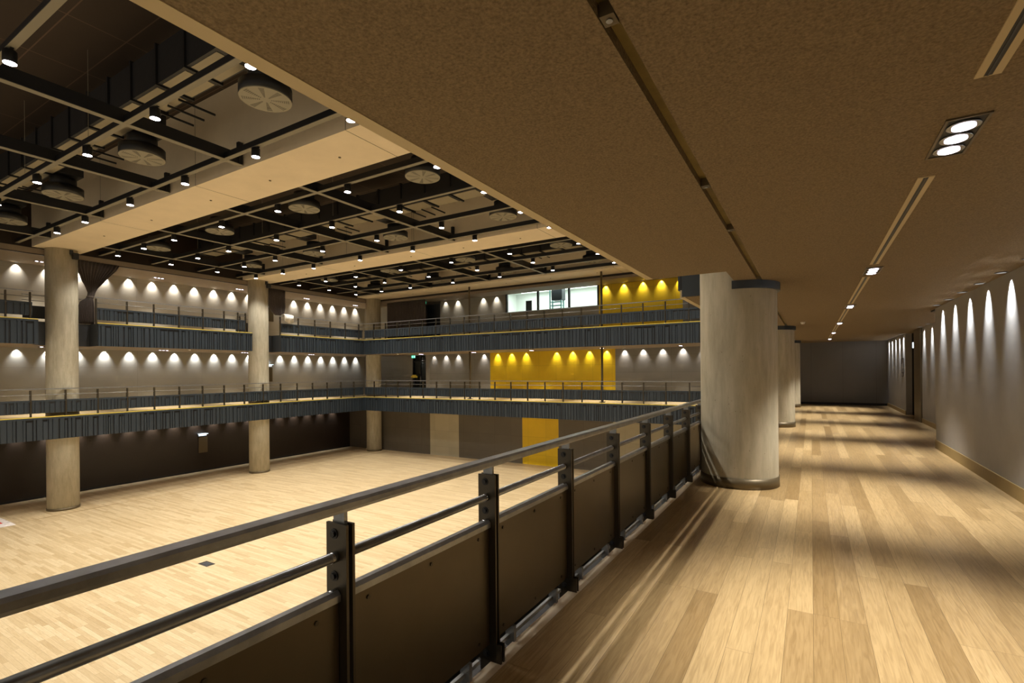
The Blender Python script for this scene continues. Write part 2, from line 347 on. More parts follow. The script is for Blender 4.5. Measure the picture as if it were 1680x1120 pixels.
# ================================================================== CLADDING AND RAILS
def Pleft(X): return lambda s, d, z: (X + d, s, z)
def Pours(X): return lambda s, d, z: (X - d, s, z)
def Pend(Y): return lambda s, d, z: (s, Y - d, z)
def ribbed(P, s0, s1, z0, z1, m, name, parent, seed, backdepth=.02, depth=.035, avg=.085, holes=True):
    rnd = random.Random(seed); mb = MB(); s = s0 + .01
    mb.box(s0, s1, z1 and -.0, depth + .01, z1 - .07, z1, lambda a, b, c: P(a, b, c))
    while s < s1 - .03:
        wd = min(rnd.choice((.05, .06, .09, .12, .15)), s1 - s)
        top = z1 - .07
        if holes and rnd.random() < .28: top -= .09
        mb.box(s, s + wd, 0, depth, z0, top, P)
        if s + wd + .04 < s1 and rnd.random() < .5: mb.box(s + wd, s + wd + .02, 0, depth * .45, z0, z1 - .07, P)
        s += wd + rnd.choice((.03, .04, .06))
    o = mb.build(name, m, parent)
    return o
def cladding(P, segs, z0, z1, label, seed, strip=True):
    c = P((segs[0][0] + segs[-1][1]) / 2, 0, z0); t = thing('ribbed_cladding', c, label, 'cladding')
    for i, (a, b) in enumerate(segs):
        MB().box(a, b, -.03, 0, z0, z1, P).build('backing_panel', M['ribb'], t)
        ribbed(P, a, b, z0, z1, M['ribs'], 'ribs', t, seed + i)
        if strip: MB().box(a, b, -.04, .03, z1 + .002, z1 + .035, P).build('edge_strip', M['gold'], t)
    return t

_cache = {}
def post_mesh(key, P0, fine):
    """post around s=0 at base z=0; returns list of (name, mesh)"""
    if key in _cache: return _cache[key]
    out = []
    mb = MB()
    if fine:
        for o in (-.021, .009): mb.box(o, o + .012, -.055, .055, 0, 1.03, P0)
        for o in (-.021, .009): mb.box(o, o + .012, -.085, .05, -.06, .10, P0)
    else:
        mb.box(-.022, .022, -.045, .045, -.03, 1.03, P0)
    out.append(('post', mb, 'railb'))
    if fine:
        mb = MB().box(-.008, .008, -.03, .03, .96, 1.075, P0); out.append(('post_stem', mb, 'railm'))
        mb = MB()
        for z in (.99, .83, .04):
            c = P0(-.021, .01, z); d = P0(-.033, .01, z); mb.tube(c, d, .0125, 6)
            mb.tube(P0(-.021, .01, z), P0(-.024, .01, z), .02, 14)
        out.append(('bolts', mb, 'dark'))
    res = []
    for n, mb, mm in out:
        o = mb.build(n, M[mm], bpy_null); me = o.data; bpy.data.objects.remove(o); res.append((n, me))
    _cache[key] = res; return res
bpy_null = bpy.data.objects.new('tmp', None); bpy_null['_w'] = (0, 0, 0)
def place(name, me, parent, loc):
    o = bpy.data.objects.new(name, me); COL.objects.link(o); o.parent = parent; o.location = Vector(loc) - Vector(parent['_w']); o['_w'] = tuple(loc); return o
def rail(key, P, P0, s0, s1, z, posts, label, fine=False, seed=0, ribs=True):
    """P(s,d,z) maps world run; d>0 points to the hall; P0 the same about the origin"""
    t = thing('balustrade', P((s0 + s1) / 2, 0, z), label, 'balustrade')
    def Q(s, d, q): return P(s, d, q + z)
    # handrail
    if fine: sec = [(-.038, 1.075), (.038, 1.075), (.040, 1.085), (.040, 1.105), (.030, 1.115), (-.030, 1.115), (-.040, 1.105), (-.040, 1.085)]
    else: sec = [(-.025, 1.06), (.025, 1.06), (.025, 1.095), (-.025, 1.095)]
    MB().prism(sec, Q, s0, s1).build('handrail', M['railm'], t, smooth=False)
    for pz in ((.905,) if fine else (.86,)):
        r = .020 if fine else .013
        MB().tube(Q(s0, 0, pz), Q(s1, 0, pz), r, 12).build('mid_rail', M['railm'], t, smooth=True)
    msh = post_mesh(key, P0, fine)
    for p in posts:
        root = place(msh[0][0], msh[0][1], t, P(p, 0, z))
        for n, me in msh[1:]:
            o = bpy.data.objects.new(n, me); COL.objects.link(o); o.parent = root
        if fine:
            MB().tube(Q(p - .05, 0, .905), Q(p - .022, 0, .905), .021, 12).build('rail_socket', M['steel'], root, smooth=True)
            MB().tube(Q(p - .06, 0, .765), Q(p - .022, 0, .765), .021, 12).build('rail_socket', M['steel'], root, smooth=True)
    edges = [s0] + [p for p in posts if s0 + .1 < p < s1 - .1] + [s1]
    for i, (a, b) in enumerate(zip(edges, edges[1:])):
        g = .024
        if fine:
            pn = MB().box(a + g, b - g, -.014, -.006, .095, .745, Q).build('infill_panel', M['sheet'], t)
            ribbed(lambda s_, d_, z_: Q(s_, d_ + .0, z_), a + g, b - g, .095, .745, M['ribs'], 'ribs', pn, seed + i, depth=.03)
            MB().prism([(-.028, .742), (.028, .742), (.028, .765), (.012, .782), (-.014, .782), (-.028, .768)], Q, a + g, b - g).build('panel_cap', M['railm'], pn)
            mb = MB()
            for f in (.12, .5, .88):
                s_ = a + (b - a) * f
                for zz in (.70, .14): mb.tube(Q(s_, -.014, zz), Q(s_, -.019, zz), .009, 8)
            mb.build('rivets', M['railb'], pn)
            mb = MB(); mb.box(a + .1, b - .1, .0, .02, .02, .04, Q)
            for f in (.22, .78): s_ = a + (b - a) * f; mb.box(s_ - .012, s_ + .012, -.03, .03, -.03, .095, Q)
            mb.build('panel_bracket', M['railm'], pn)
        else:
            pn = MB().box(a + g, b - g, -.012, 0, .16, .66, Q).build('infill_panel', M['sheetd'], t)
            if ribs: ribbed(Q, a + g, b - g, .16, .66, M['ribs'], 'ribs', pn, seed + i, depth=.03)
    return t
def seq(a, b, st, ref):
    k0 = math.ceil((a - ref) / st - 1e-6); out = []
    while ref + k0 * st <= b + 1e-6: out.append(ref + k0 * st); k0 += 1
    return out
# claddings
cladding(Pleft(LX), [(Y0, EY)], -.85, 0, 'long slate ribbed facade strip of the left lower gallery with a gold top edge', 10)
cladding(Pleft(LX), [(Y0, 7.0), (8.84, 15.41), (17.08, EY)], CZ, UZ, 'slate ribbed facade of the left upper gallery, broken at the concrete columns', 20)
cladding(Pend(EY), [(LX + .05, RX - .1)], -.85, 0, 'slate ribbed facade strip of the end lower gallery above the hall end wall', 30)
cladding(Pend(EY), [(LX + .05, RX - .16)], CZ, UZ, 'slate ribbed facade strip of the end upper gallery below the control room window', 40)
cladding(Pours(RX), [(Y0, EY)], -.85, 0, 'slate ribbed facade under the near railing, facing the hall', 50)
cladding(Pours(-1.83), [(Y0, 6.5), (8.43, 14.72), (16.62, EY)], CZ + .12, UZ, 'slate ribbed facade above the brown gallery ceiling, on the near side', 60)
# recess returns
mb = MB()
for a, b in LN:
    mb.box(-25.8, LX - .03, b, b + .012, CZ, UZ - .001); mb.box(-25.8, LX - .03, a - .012, a, CZ, UZ - .001); mb.box(-25.81, -25.79, a, b, CZ, UZ - .001)
# (faces of the recesses sit just in front of the slab)
mb2 = MB()
for a, b in LN:
    mb2.box(-25.79, LX, b - .012, b - .001, CZ, UZ); mb2.box(-25.79, LX, a + .001, a + .012, CZ, UZ); mb2.box(-25.798, -25.78, a + .012, b - .012, CZ, UZ)
mb.bm.free(); struct('trim_12', mb2, M['sheetd'])
O = lambda f: f
rail('L', Pleft(LX - .15), Pleft(0), Y0, EY + .05, 0, [p for p in seq(Y0 + .3, EY, 1.031, 5.78)], 'balustrade of the left lower gallery running past the column feet', seed=100)
rail('L', Pleft(LX - .15), Pleft(0), Y0, 6.9, UZ, [y for y in (-.1, .95, 2.0, 3.0, 4.05, 5.1, 6.15, 6.82)], 'short balustrade on the left upper gallery, left of the nearest left column', seed=140)
rail('L', Pleft(LX - .15), Pleft(0), 8.82, 15.2, UZ, [8.84, 9.92, 10.94, 11.97, 13.03, 14.05, 14.75, 15.15], 'balustrade on the left upper gallery between the first and second left columns', seed=160)
rail('L', Pleft(LX - .15), Pleft(0), 17.1, EY + .05, UZ, [17.13, 18.26, 19.37, 20.48, 21.61, 22.71], 'balustrade on the left upper gallery between the middle column and the far corner', seed=180)
for (a, b), l in zip(LN, ('recessed dark balustrade piece behind the nearest left column on the upper gallery', 'recessed dark balustrade piece behind the middle left column on the upper gallery')):
    rail('L', Pleft(-26.35), Pleft(0), a - .1, b + .1, UZ, [a + .15, b - .5, b + .05], l, ribs=False)
rail('E', Pend(EY + .15), Pend(0), LX - .1, RX - .0, 0, seq(LX + .4, RX - .1, 1.031, -4.65), 'balustrade of the end lower gallery in front of the yellow wall', seed=200)
rail('E', Pend(EY + .15), Pend(0), LX - .1, RX - .1, UZ, seq(LX + .4, RX - .2, 1.031, -4.65), 'balustrade of the end upper gallery below the control room window', seed=240)
rail('O', Pours(-1.548), Pours(0), Y0, EY - .1, 0, seq(Y0 + .2, EY - .2, 1.022, 1.30), 'long gunmetal railing with bronze panels in the foreground beside the wooden gallery', fine=True, seed=300)

# ================================================================== THIN STEEL POSTS in the end galleries
for x, l in ((-17.3, 'left of the control room window'), (-9.3, 'right of the control room window at the yellow wall')):
    pass
for x, y, z0, z1, l in ((-17.25, 24.0, 0, CZ, 'slim dark post on the end lower gallery beside the left yellow wall edge'), (-9.06, 24.0, 0, CZ, 'slim dark post on the end lower gallery near the right yellow wall edge'),
                        (-17.25, 24.0, UZ, BZ, 'slim black steel post on the end upper gallery left of the control room window'), (-9.06, 24.0, UZ, BZ, 'slim black steel post on the end upper gallery right of the control room window')):
    t = thing('steel_post', (x, y, z0), l, 'post')
    MB().cyl((x, y), .055, z0, z1, 20).build('shaft', M['bronze'], t, smooth=True)
    MB().box(x - .12, x + .12, y - .12, y + .12, z0, z0 + .03).build('base_plate', M['black'], t)

# ================================================================== CEILING GRID, LAMPS, DIFFUSERS, DUCTS
BAYS = [('near', Y0, 7.08, (.67, 2.67, 4.67, 6.67)), ('middle', 8.62, 15.48, (9.25, 11.22, 13.22, 15.15)), ('far', 17.02, 23.33, (17.65, 19.65, 21.65, 23.15))]
XC = (-24.0, -19.55, -15.35, -11.85, -4.0)
GZ = 6.65
for nm, a, b, ys in BAYS:
    t = thing('lighting_grid', (-13.5, (a + b) / 2, GZ), 'black steel lighting grid hanging in the %s ceiling bay' % nm, 'lighting grid')
    for y in ys:
        r = MB().box(-25.9, -2.1, y - .03, y + .03, GZ + .012, GZ + .16).build('rail', M['black'], t)
        MB().box(-25.9, -2.1, y - .055, y + .055, GZ, GZ + .012).build('flange', M['flange'], r)
    for x in XC:
        r = MB().box(x - .03, x + .03, a, b, GZ + .014, GZ + .28).build('cross_rail', M['black'], t)
        MB().box(x - .07, x + .07, a, b, GZ - .002, GZ + .010).build('flange', M['flange'], r)
        MB().box(x - .05, x + .05, b - .10, b, GZ + .0, GZ + .55).build('end_bracket', M['black'], r)
    mb = MB()
    mb.bm.free()
    for y in {'near': (.67, 4.67), 'middle': (11.22, 15.15), 'far': (17.65, 23.15)}[nm]:
        for x in (-22, -17.5, -13.6, -8): MB().tube((x, y, GZ + .1), (x, y, TZ), .006, 6).build('hanger_rod', M['flange'], t)

def in_view(x, y, z):
    fx, fy, rx, ry = -math.sin(YAW), math.cos(YAW), math.cos(YAW), math.sin(YAW)
    f = x * fx + y * fy; u = 840 + 820 * (x * rx + y * ry) / f; v = 609 - 820 * (z - EYE) / f
    return f > 0 and -8 < u < 259 + v / 603 * 1066 + 12 and v > -8
LAMPX = (-24.2, -22.0, -19.72, -16.65, -13.65, -10.62, -7.55, -4.45)
proto = None
for nm, a, b, ys in BAYS:
    use = ys if nm != 'far' else ys[:3]
    for j, y in enumerate(use):
        rowname = ('hidden row', 'front row', 'middle row', 'last row')[j] if nm == 'near' else (ORD[j] + ' row')
        n = 0
        for x in LAMPX:
            if j == 0 and nm == 'near' and x < -20: continue
            if nm == 'near' and x < -23: continue
            loc = (x, y, 6.44)
            if in_view(*loc): n += 1; lab = 'black can downlight, %s in view from left in the %s of the %s bay' % (ORD[n - 1], rowname, nm)
            else: lab = 'black can downlight hidden from view above the brown gallery ceiling or outside the picture'
            if proto is None:
                t = thing('can_downlight', loc, lab, 'downlight', 'can downlights of the ceiling grid'); X, Y, Z = loc
                mbh = MB().lathe((X, Y), [(.085, Z), (.088, Z + .01), (.088, Z + .185), (.06, Z + .2)], 24); mbh.build('housing', M['black'], t, smooth=True)
                MB().cyl((X, Y), .082, Z - .004, Z + .0, 24).build('lens', M['lens'], t)
                MB().box(X - .12, X + .12, Y - .02, Y + .02, Z + .192, Z + .207).build('clamp', M['black'], t)
                proto = t
            else: t = clone(proto, loc, lab)
            spot(t, (0, 0, -.02), HALL_W, HALLC, 118, .55, .08)

DX = (-23.44, -18.75, -13.9, -8.95)
proto = None
for nm, ys in (('near', (5.83,)), ('middle', (10.35, 14.45)), ('far', (19.05, 22.55))):
    for j, y in enumerate(ys):
        for i, x in enumerate(DX):
            if i == 0: n = 0
            n += in_view(x, y, 6.85)
            lab = 'round air diffuser, %s in view from left in the %s of the %s bay' % (ORD[max(n, 1) - 1], ('front row', 'back row')[j] if len(ys) > 1 else 'row', nm)
            z = 6.85; loc = (x, y, z)
            if proto is None:
                t = thing('air_diffuser', loc, lab, 'air vent', 'round air diffusers')
                MB().cyl((x, y), .47, z + .02, z + .24, 40).build('drum', M['black'], t, smooth=True)
                MB().cyl((x, y), .31, z + .24, z + .50, 28).build('duct_collar', M['duct'], t, smooth=True)
                MB().cyl((x, y), .465, z, z + .02, 40).build('face_plate', M['diff'], t)
                mb = MB()
                for k in range(16):
                    a0 = k * 2 * PI / 16
                    for q in range(9):
                        r0 = .10 + q * .037; hw = .2 * r0 * .62
                        c, s_ = math.cos(a0 + .02), math.sin(a0 + .02)
                        if k % 2 == 0:
                            pts = [(r0, -hw), (r0 + .018, -hw * 1.05), (r0 + .018, hw * 1.05), (r0, hw)]
                            mb.loft([[(x + p * c - u * s_, y + p * s_ + u * c, zz) for p, u in pts] for zz in (z - .003, z + .001)])
                mb.build('swirl_slots', M['diffd'], t)
                proto = t
            else: clone(proto, loc, lab)
for nm, y0, y1, z0 in (('near', 4.95, 5.6, 7.4), ('middle', 13.0, 13.7, 7.4), ('far', 21.4, 22.1, 7.4)):
    t = thing('air_duct', (-14, y0, z0), 'black rectangular air duct running through the %s ceiling bay' % nm, 'duct')
    MB().box(-25.5, -3, y0, y1, z0, z0 + .75).build('duct_body', M['duct'], t)
    mb = MB(); mbb = MB(); x = -25.2
    while x < -3.2:
        MB().box(x - .03, x + .03, y0 - .04, y1 + .04, z0 - .04, z0 + .79).build('duct_flange', M['black'], t)
        mbb.box(x + .08, x + .95, y0 + .06, y1 - .04, z0 - .012, z0 - .001)
        x += 1.08
    mb.bm.free(); mbb.build('duct_liners', M['ductb'], t)
    for x in DX:
        MB().box(x - .35, x + .35, y1, y1 + .6, z0 + .02, z0 + .6).build('branch_box', M['duct'], t)
    mb = MB()
    for x in (-21.4, -16.6, -12.2, -7.2):
        for q in range(3): MB().box(x + q * .45, x + q * .45 + .03, y1 - .2, y1 + .55, z0 - .09, z0 - .05).build('support_rod', M['black'], t)
    mb.bm.free()

# ================================================================== WALL WASHERS
_w = {}
def washer(key, loc, label, group, power, color, rot, angle, blend, lens=True, mlens='lensw'):
    if key not in _w:
        t = thing('recessed_wall_washer', loc, label, 'downlight', group); X, Y, Z = loc
        MB().lathe((X, Y), [(.065, Z), (.065, Z + .004), (.045, Z + .006)], 20).build('trim_ring', M['dark'], t)
        MB().cyl((X, Y), .045, Z - .002, Z + .0, 16).build('lens', M[mlens], t)
        _w[key] = t
    else: t = clone(_w[key], loc, label, group=group)
    spot(t, (0, 0, -.03), power, color, angle, blend, .02, rot)
    return t
def sy(a, b, st=1.01): return seq(a, b, st, a)
for i, y in enumerate(sy(7.32, 26.1)):
    if abs(y - 7.92) < 0: continue
    washer('lm', (LW + .11, y, CZ - .008), 'recessed wall washer, %s from the left under the left upper gallery' % ORD[i], 'washers of the left lower gallery', WASH_W, NEUT, (0, math.radians(24), 0), 84, 1.0)
    washer('lu', (LW + .11, y, 6.342), 'recessed wall washer, %s from the left in the left upper gallery ceiling' % ORD[i], 'washers of the left upper gallery', WASH_W, COOL, (0, math.radians(24), 0), 84, 1.0)
for i, y in enumerate(sy(7.32, 23.9)):
    washer('lh', (LW + .05, y, -.848), 'recessed wall washer, %s from the left above the dark brown hall wall' % ORD[i], 'washers above the dark hall wall', WASH_W * .8, NEUT, (0, math.radians(24), 0), 84, 1.0)
for i, x in enumerate([-21.92 + 1.02 * k for k in range(19)]):
    if i == 3 or i == 8: continue
    washer('em', (x, EW - .12, CZ - .008), 'recessed wall washer, %s from the left under the end upper gallery' % ORD[i], 'washers of the end lower gallery', WASH_W * .6, COOL, (math.radians(24), 0, 0), 84, 1.0)
for i, x in enumerate((-20.91, -19.89, -17.87, -16.87, -9.71, -8.68, -7.64, -6.67, -5.7)):
    washer('eu', (x, EW - .12, 6.35), 'recessed wall washer, %s from the left in the end upper gallery ceiling' % ORD[i], 'washers of the end upper gallery', WASH_W * .6, COOL, (math.radians(24), 0, 0), 84, 1.0)
for i, y in enumerate([-.85 + .932 * k for k in range(4, 15)]):
    washer('r1', (2.13 - .09, y, CZ - .008), ('recessed wall washer, %s from the right picture edge above the near grey wall' % ORD[i - 6]) if i > 5 else 'recessed wall washer above the near grey wall, outside the right picture edge', 'washers along the near grey wall', WASH_R, NEUT, (0, math.radians(-20), 0), 56, 1.0, mlens='lensw')
for i, y in enumerate((13.6, 14.8, 16.0, 17.2, 18.3, 22.0, 22.9, 23.85, 24.8, 25.75)):
    washer('r1', (2.78 - .09, y, CZ - .008), 'recessed wall washer, %s from the near end above the set-back grey wall' % ORD[i], 'washers along the set-back grey wall', WASH_R, NEUT, (0, math.radians(-20), 0), 56, 1.0)

# ================================================================== GALLERY CEILING FITTINGS
tproto = None
def trio(loc, label, group, power, s=1.0, mlens='lensv'):
    global tproto
    X, Y, Z = loc
    if tproto is None:
        t = thing('triple_spotlight', loc, label, 'spotlight', group)
        mb = MB(); fw = .012
        mb.box(X - .085, X + .085, Y - .26, Y - .26 + fw, Z - .008, Z); mb.box(X - .085, X + .085, Y + .26 - fw, Y + .26, Z - .008, Z); mb.box(X - .085, X - .085 + fw, Y - .26, Y + .26, Z - .008, Z); mb.box(X + .085 - fw, X + .085, Y - .26, Y + .26, Z - .008, Z)
        mb.build('frame', M['bronze'], t)
        MB().box(X - .075, X + .075, Y - .25, Y + .25, Z - .003, Z - .0005).build('backing_plate', M['dark'], t)
        for k in (-1, 0, 1):
            b = MB().lathe((X, Y + k * .155), [(.066, Z - .012), (.066, Z - .004), (.05, Z - .003)], 28).build('lamp', M['steel'], t, smooth=True)
            MB().cyl((X, Y + k * .155), .046, Z - .016, Z - .0125, 24).build('lens', M[mlens], b)
        tproto = t
    else: t = clone(tproto, loc, label, group=group)
    for k in (-1, 0, 1): spot(t, (0, k * .155, -.03), power, HALLC, 79, .8, .03)
    return t
for i, y in enumerate((-.65, 3.37, 7.42, 11.45, 15.5, 19.5, 23.5)):
    trio((.645, y, CZ), 'triple recessed spotlight in the brown gallery ceiling, %s' % ('behind the camera', 'nearest and largest in view', 'second along the gallery', 'third along the gallery', 'fourth along the gallery', 'fifth along the gallery', 'farthest along the gallery')[i], 'triple spotlights of the gallery ceiling', TRIO_W)
for i, y in enumerate((7.85, 12.22, 16.28, 20.63, 24.6)):
    trio((-27.55, y, 6.35), 'triple recessed spotlight in the left upper gallery ceiling, %s from the left' % ORD[i], 'triple spotlights of the left upper gallery', TRIO_W * .5)
for i, y in enumerate((3.8, 7.85, 12.2, 16.28, 20.6)):
    trio((-27.1, y, CZ - .001), 'triple recessed spotlight under the left upper gallery, %s from the left' % ORD[i], 'triple spotlights of the left lower gallery', TRIO_W * .8)
for i, x in enumerate((-21.8, -17.6, -13.6, -9.4, -5.4)):
    trio((x, 24.9, CZ - .001), 'triple recessed spotlight under the end upper gallery, %s from the left' % ORD[i], 'triple spotlights of the end lower gallery', TRIO_W * .8)
for i, (a, b) in enumerate(((-.2, 2.72), (3.97, 6.96), (7.88, 10.95), (11.95, 15.0), (16.0, 19.0), (20.0, 23.0))):
    t = thing('slot_diffuser', (.62, (a + b) / 2, CZ), 'cream slot vent in gallery ceiling, %s' % ('cut by the top picture edge', 'between the nearest two triple spotlights', 'between the second and third triple spotlights', 'between the third and fourth triple spotlights', 'between the fourth and fifth triple spotlights', 'farthest along the gallery')[i], 'air vent', 'slot vents of the gallery ceiling')
    mb = MB(); mb.box(.578, .606, a, b, CZ - .005, CZ); mb.box(.634, .662, a, b, CZ - .005, CZ); mb.box(.578, .662, a - .004, a, CZ - .005, CZ); mb.box(.578, .662, b, b + .004, CZ - .005, CZ)
    mb.build('frame', M['trim'], t); MB().box(.606, .634, a, b, CZ - .003, CZ - .0005).build('slot', M['dark'], t)
    MB().box(.617, .623, a, b, CZ - .006, CZ - .003).build('blade', M['sheetd'], t)
def smoke(x, y, z, label):
    t = thing('smoke_detector', (x, y, z), label, 'detector')
    MB().cyl((x, y), .055, z - .012, z, 24).build('base', M['white'], t, smooth=True)
    MB().lathe((x, y), [(.03, z - .05), (.045, z - .045), (.05, z - .012)], 24).build('cap', M['white'], t, smooth=True)
smoke(-.17, 14.6, CZ, 'small white smoke detector on the brown ceiling near the second gallery column')
smoke(-25.5, 12.6, CZ - .002, 'small white detector under the left upper gallery facade')
smoke(-25.6, 5.2, CZ - .002, 'small white detector under the left upper gallery at the picture edge')
smoke(-22.6, 23.6, CZ - .002, 'small white detector under the end upper gallery near the far corner')
for y, l in ((1.62, 'nearest the camera'), (3.42, 'second along the groove'), (4.6, 'third along the groove')):
    t = thing('groove_fitting', (-.575, y, CZ), 'small dark fitting set in the gold ceiling groove, %s' % l, 'fitting')
    MB().box(-.60, -.55, y - .03, y + .03, CZ + .0, CZ + .05).build('body', M['bronze'], t)
    MB().cyl((-.575, y), .012, CZ - .004, CZ + .0, 12).build('nozzle', M['steel'], t)

# ================================================================== CURTAINS
def curtain(name_label, axis_pts, zs, folds=14, amp=.05, axis='y', fixed=-25.9):
    """closed pleated sheet; axis_pts: list of (centre, half width, depth) for each z"""
    t = thing('curtain', ((fixed, axis_pts[-1][0], zs[-1]) if axis == 'y' else (axis_pts[-1][0], fixed, zs[-1])), name_label, 'curtain')
    n = folds * 6; rings = []
    for (c, hw, dp), z in zip(axis_pts, zs):
        front = []; back = []
        for i in range(n + 1):
            u = i / n; p = c + hw * (2 * u - 1); a = amp * dp * math.sin(u * folds * 2 * PI + .6 * math.sin(u * 9)) + .02 * math.sin(u * 5 + z)
            front.append((p, a + .012)); back.append((p, a - .012))
        sec = front + back[::-1]
        rings.append([(fixed + d, p, z) if axis == 'y' else (p, fixed + d, z) for p, d in sec])
    MB().loft(rings).build('cloth', M['curtain'], t, smooth=True)
    return t
zs = [6.35, 6.1, 5.8, 5.5, 5.25, 5.05, 4.9, 4.8, 4.65, 4.4, 4.1, 3.85, 3.73]
cs = [(9.18, .78, 1), (9.13, .70, 1), (9.06, .52, 1.2), (9.0, .36, 1.5), (8.97, .20, 1.8), (8.96, .11, 2), (8.93, .10, 2), (8.88, .11, 2), (8.80, .22, 2.2), (8.77, .27, 2.2), (8.76, .28, 2.2), (8.74, .30, 2.2), (8.74, .27, 2.2)]
c1 = curtain('grey brown curtain gathered in the middle, hanging beside the nearest left column', cs, zs, 12, .05)
MB().lathe((-25.9, 8.91), [(.12, 4.82), (.135, 4.86), (.12, 4.90)], 20).build('tie_band', M['curtain'], c1)
zs = [6.35, 6.0, 5.7, 5.4, 5.15, 4.98, 4.9]
cs = [(17.42, .55, 1), (17.42, .54, 1), (17.42, .54, 1.3), (17.45, .52, 1.5), (17.5, .42, 2), (17.55, .3, 2.2), (17.6, .2, 2)]
curtain('grey brown curtain bundled up short beside the middle left column', cs, zs, 10, .06)
curtain('wide grey brown curtain drawn across the end upper gallery in the far corner', [(-23.25, 1.72, 1), (-23.25, 1.72, 1.2), (-23.25, 1.72, 1.2)], [6.34, 5, 3.73], 26, .05, 'x', 24.95 + .15)
# cloth draped on the upper railing
t = thing('draped_cloth', (-25.1, 17.75, 4.8), 'white cloth draped over the left upper railing beside the middle column', 'cloth')
rings = []
for i in range(9):
    u = i / 8; y = 17.3 + .55 * u; q = .02 * math.sin(u * 14)
    rings.append([(-24.98 + q, y, 4.50 - .1 * math.sin(u * 3)), (-25.0 + q, y, 4.83), (-25.15, y, 4.90), (-25.30 - q, y, 4.86), (-25.33 - q, y, 4.6), (-25.31, y, 4.6), (-25.27, y, 4.83), (-25.15, y, 4.875), (-25.03, y, 4.82), (-25.01, y, 4.5)])
MB().loft(rings).build('cloth', M['white'], t, smooth=True)

# ================================================================== CONTROL ROOM
sbox('wall_end', M['room'], -17.2, -9.2, 29.4, 29.5, 4.2, 6.9)
sbox('wall_end', M['room'], -17.3, -17.2, EW + .2, 29.5, 4.2, 6.9); sbox('wall_end', M['room'], -9.2, -9.1, EW + .2, 29.5, 4.2, 6.9)
sbox('floor', M['room'], -17.2, -9.2, EW + .2, 29.4, 4.15, 4.25); sbox('ceiling', M['room'], -17.2, -9.2, EW + .2, 29.4, 6.8, 6.9)
wt = MB()
for x in (-16.15, -13.97, -11.94, -10.16): wt.box(x - .05, x + .05, EW - .02, EW + .12, 5.22, 6.46)
wt.box(-16.15, -10.12, EW - .02, EW + .12, 6.42, 6.50); wt.box(-16.15, -10.12, EW - .02, EW + .12, 5.2, 5.25)
wn = struct('window_1', wt, M['black'])
wn['_w'] = tuple(wn.location)
MB().box(-16.1, -10.16, EW + .04, EW + .052, 5.25, 6.42).build('glass_pane', M['glass'], wn)
la = bpy.data.lights.new('room_light', 'AREA'); la.shape = 'RECTANGLE'; la.size = 6.5; la.size_y = 1.6; la.energy = 170; la.color = (.94, 1.0, .96)
lo = bpy.data.objects.new('room_light', la); COL.objects.link(lo); lo.location = (-13.2, 28.0, 6.76)
t = thing('ceiling_light_panel', (-13.2, 28.0, 6.77), 'flat light panel on the control room ceiling', 'ceiling light'); MB().box(-16.4, -10, 27.2, 28.8, 6.77, 6.80).build('panel', M['room'], t)
t = thing('equipment_rack', (-13.0, 27.6, 4.25), 'teal equipment rack with a dark box on top behind the middle window pane', 'rack')
mb = MB()
for x in (-13.75, -13.0): 
    for y in (27.6, 27.95): mb.box(x - .03, x + .03, y - .03, y + .03, 4.25, 6.75)
mb.build('upright', M['teal'], t)
for z in (5.15, 5.40, 5.60, 5.82): MB().box(-13.75, -13.0, 27.58, 27.97, z, z + .03).build('shelf', M['teal'], t)
MB().box(-13.60, -12.9, 27.5, 28.0, 5.93, 6.74).build('dark_box', M['sheetd'], t)
t = thing('monitor', (-15.0, 27.0, 5.1), 'dark monitor standing on a desk behind the left window pane', 'monitor')
MB().box(-15.12, -14.72, 27.0, 27.05, 5.22, 5.95).build('screen', M['sheetd'], t); MB().box(-14.95, -14.89, 27.02, 27.08, 5.05, 5.22).build('stand', M['dark'], t)
t = thing('control_desk', (-15.0, 27.1, 4.25), 'grey desk behind the left window pane', 'desk')
MB().box(-15.7, -14.3, 26.8, 27.5, 5.0, 5.05).build('desktop', M['darkblue'], t)
for x in (-15.65, -14.4): MB().box(x, x + .05, 26.85, 27.45, 4.25, 5.0).build('leg', M['darkblue'], t)

# ================================================================== DOORWAYS IN THE END WALL
mb = MB(); mb.box(-24.0, -22.55, EW + .15, EW + .2, 0, CZ); d = struct('door_1', mb, M['glass_d']); d['_w'] = tuple(d.location)
mb = MB(); mb.box(-23.95, -23.9, EW + .05, EW + .15, 0, CZ); mb.box(-22.66, -22.61, EW + .05, EW + .15, 0, CZ); mb.box(-23.3, -23.24, EW + .09, EW + .15, 0, CZ); mb.box(-23.9, -22.66, EW + .08, EW + .15, 2.3, 2.36); mb.build('door_frame', M['black'], d)
MB().box(-23.2, -23.16, EW + .04, EW + .08, .9, 1.3).build('door_handle', M['steel'], d)
sbox('trim_13', M['wr'], -22.66, -22.35, EW - .03, EW + .0, 0, CZ)
mb = MB(); mb.box(-22.75, -21.35, EW + .15, EW + .2, UZ, 6.2); d = struct('door_2', mb, M['darkblue']); d['_w'] = tuple(d.location)
mb = MB(); mb.box(-22.72, -22.66, EW + .05, EW + .15, UZ, 6.2); mb.box(-21.9, -21.4, EW + .05, EW + .15, UZ, 6.2); mb.build('door_frame', M['sheetd'], d)
MB().box(-22.1, -21.98, EW + .07, EW + .13, 4.75, 4.83).build('door_handle', M['dark'], d)
mb = MB(); mb.box(2.98, 3.02, 18.65, 20.9, 0, CZ - .35); d = struct('door_3', mb, M['glass_d']); d['_w'] = tuple(d.location)
mb = MB()
for y in (18.7, 19.75, 20.85): mb.box(2.95, 2.98, y - .03, y + .03, 0, CZ - .35)
mb.build('door_frame', M['black'], d)
mb = MB()
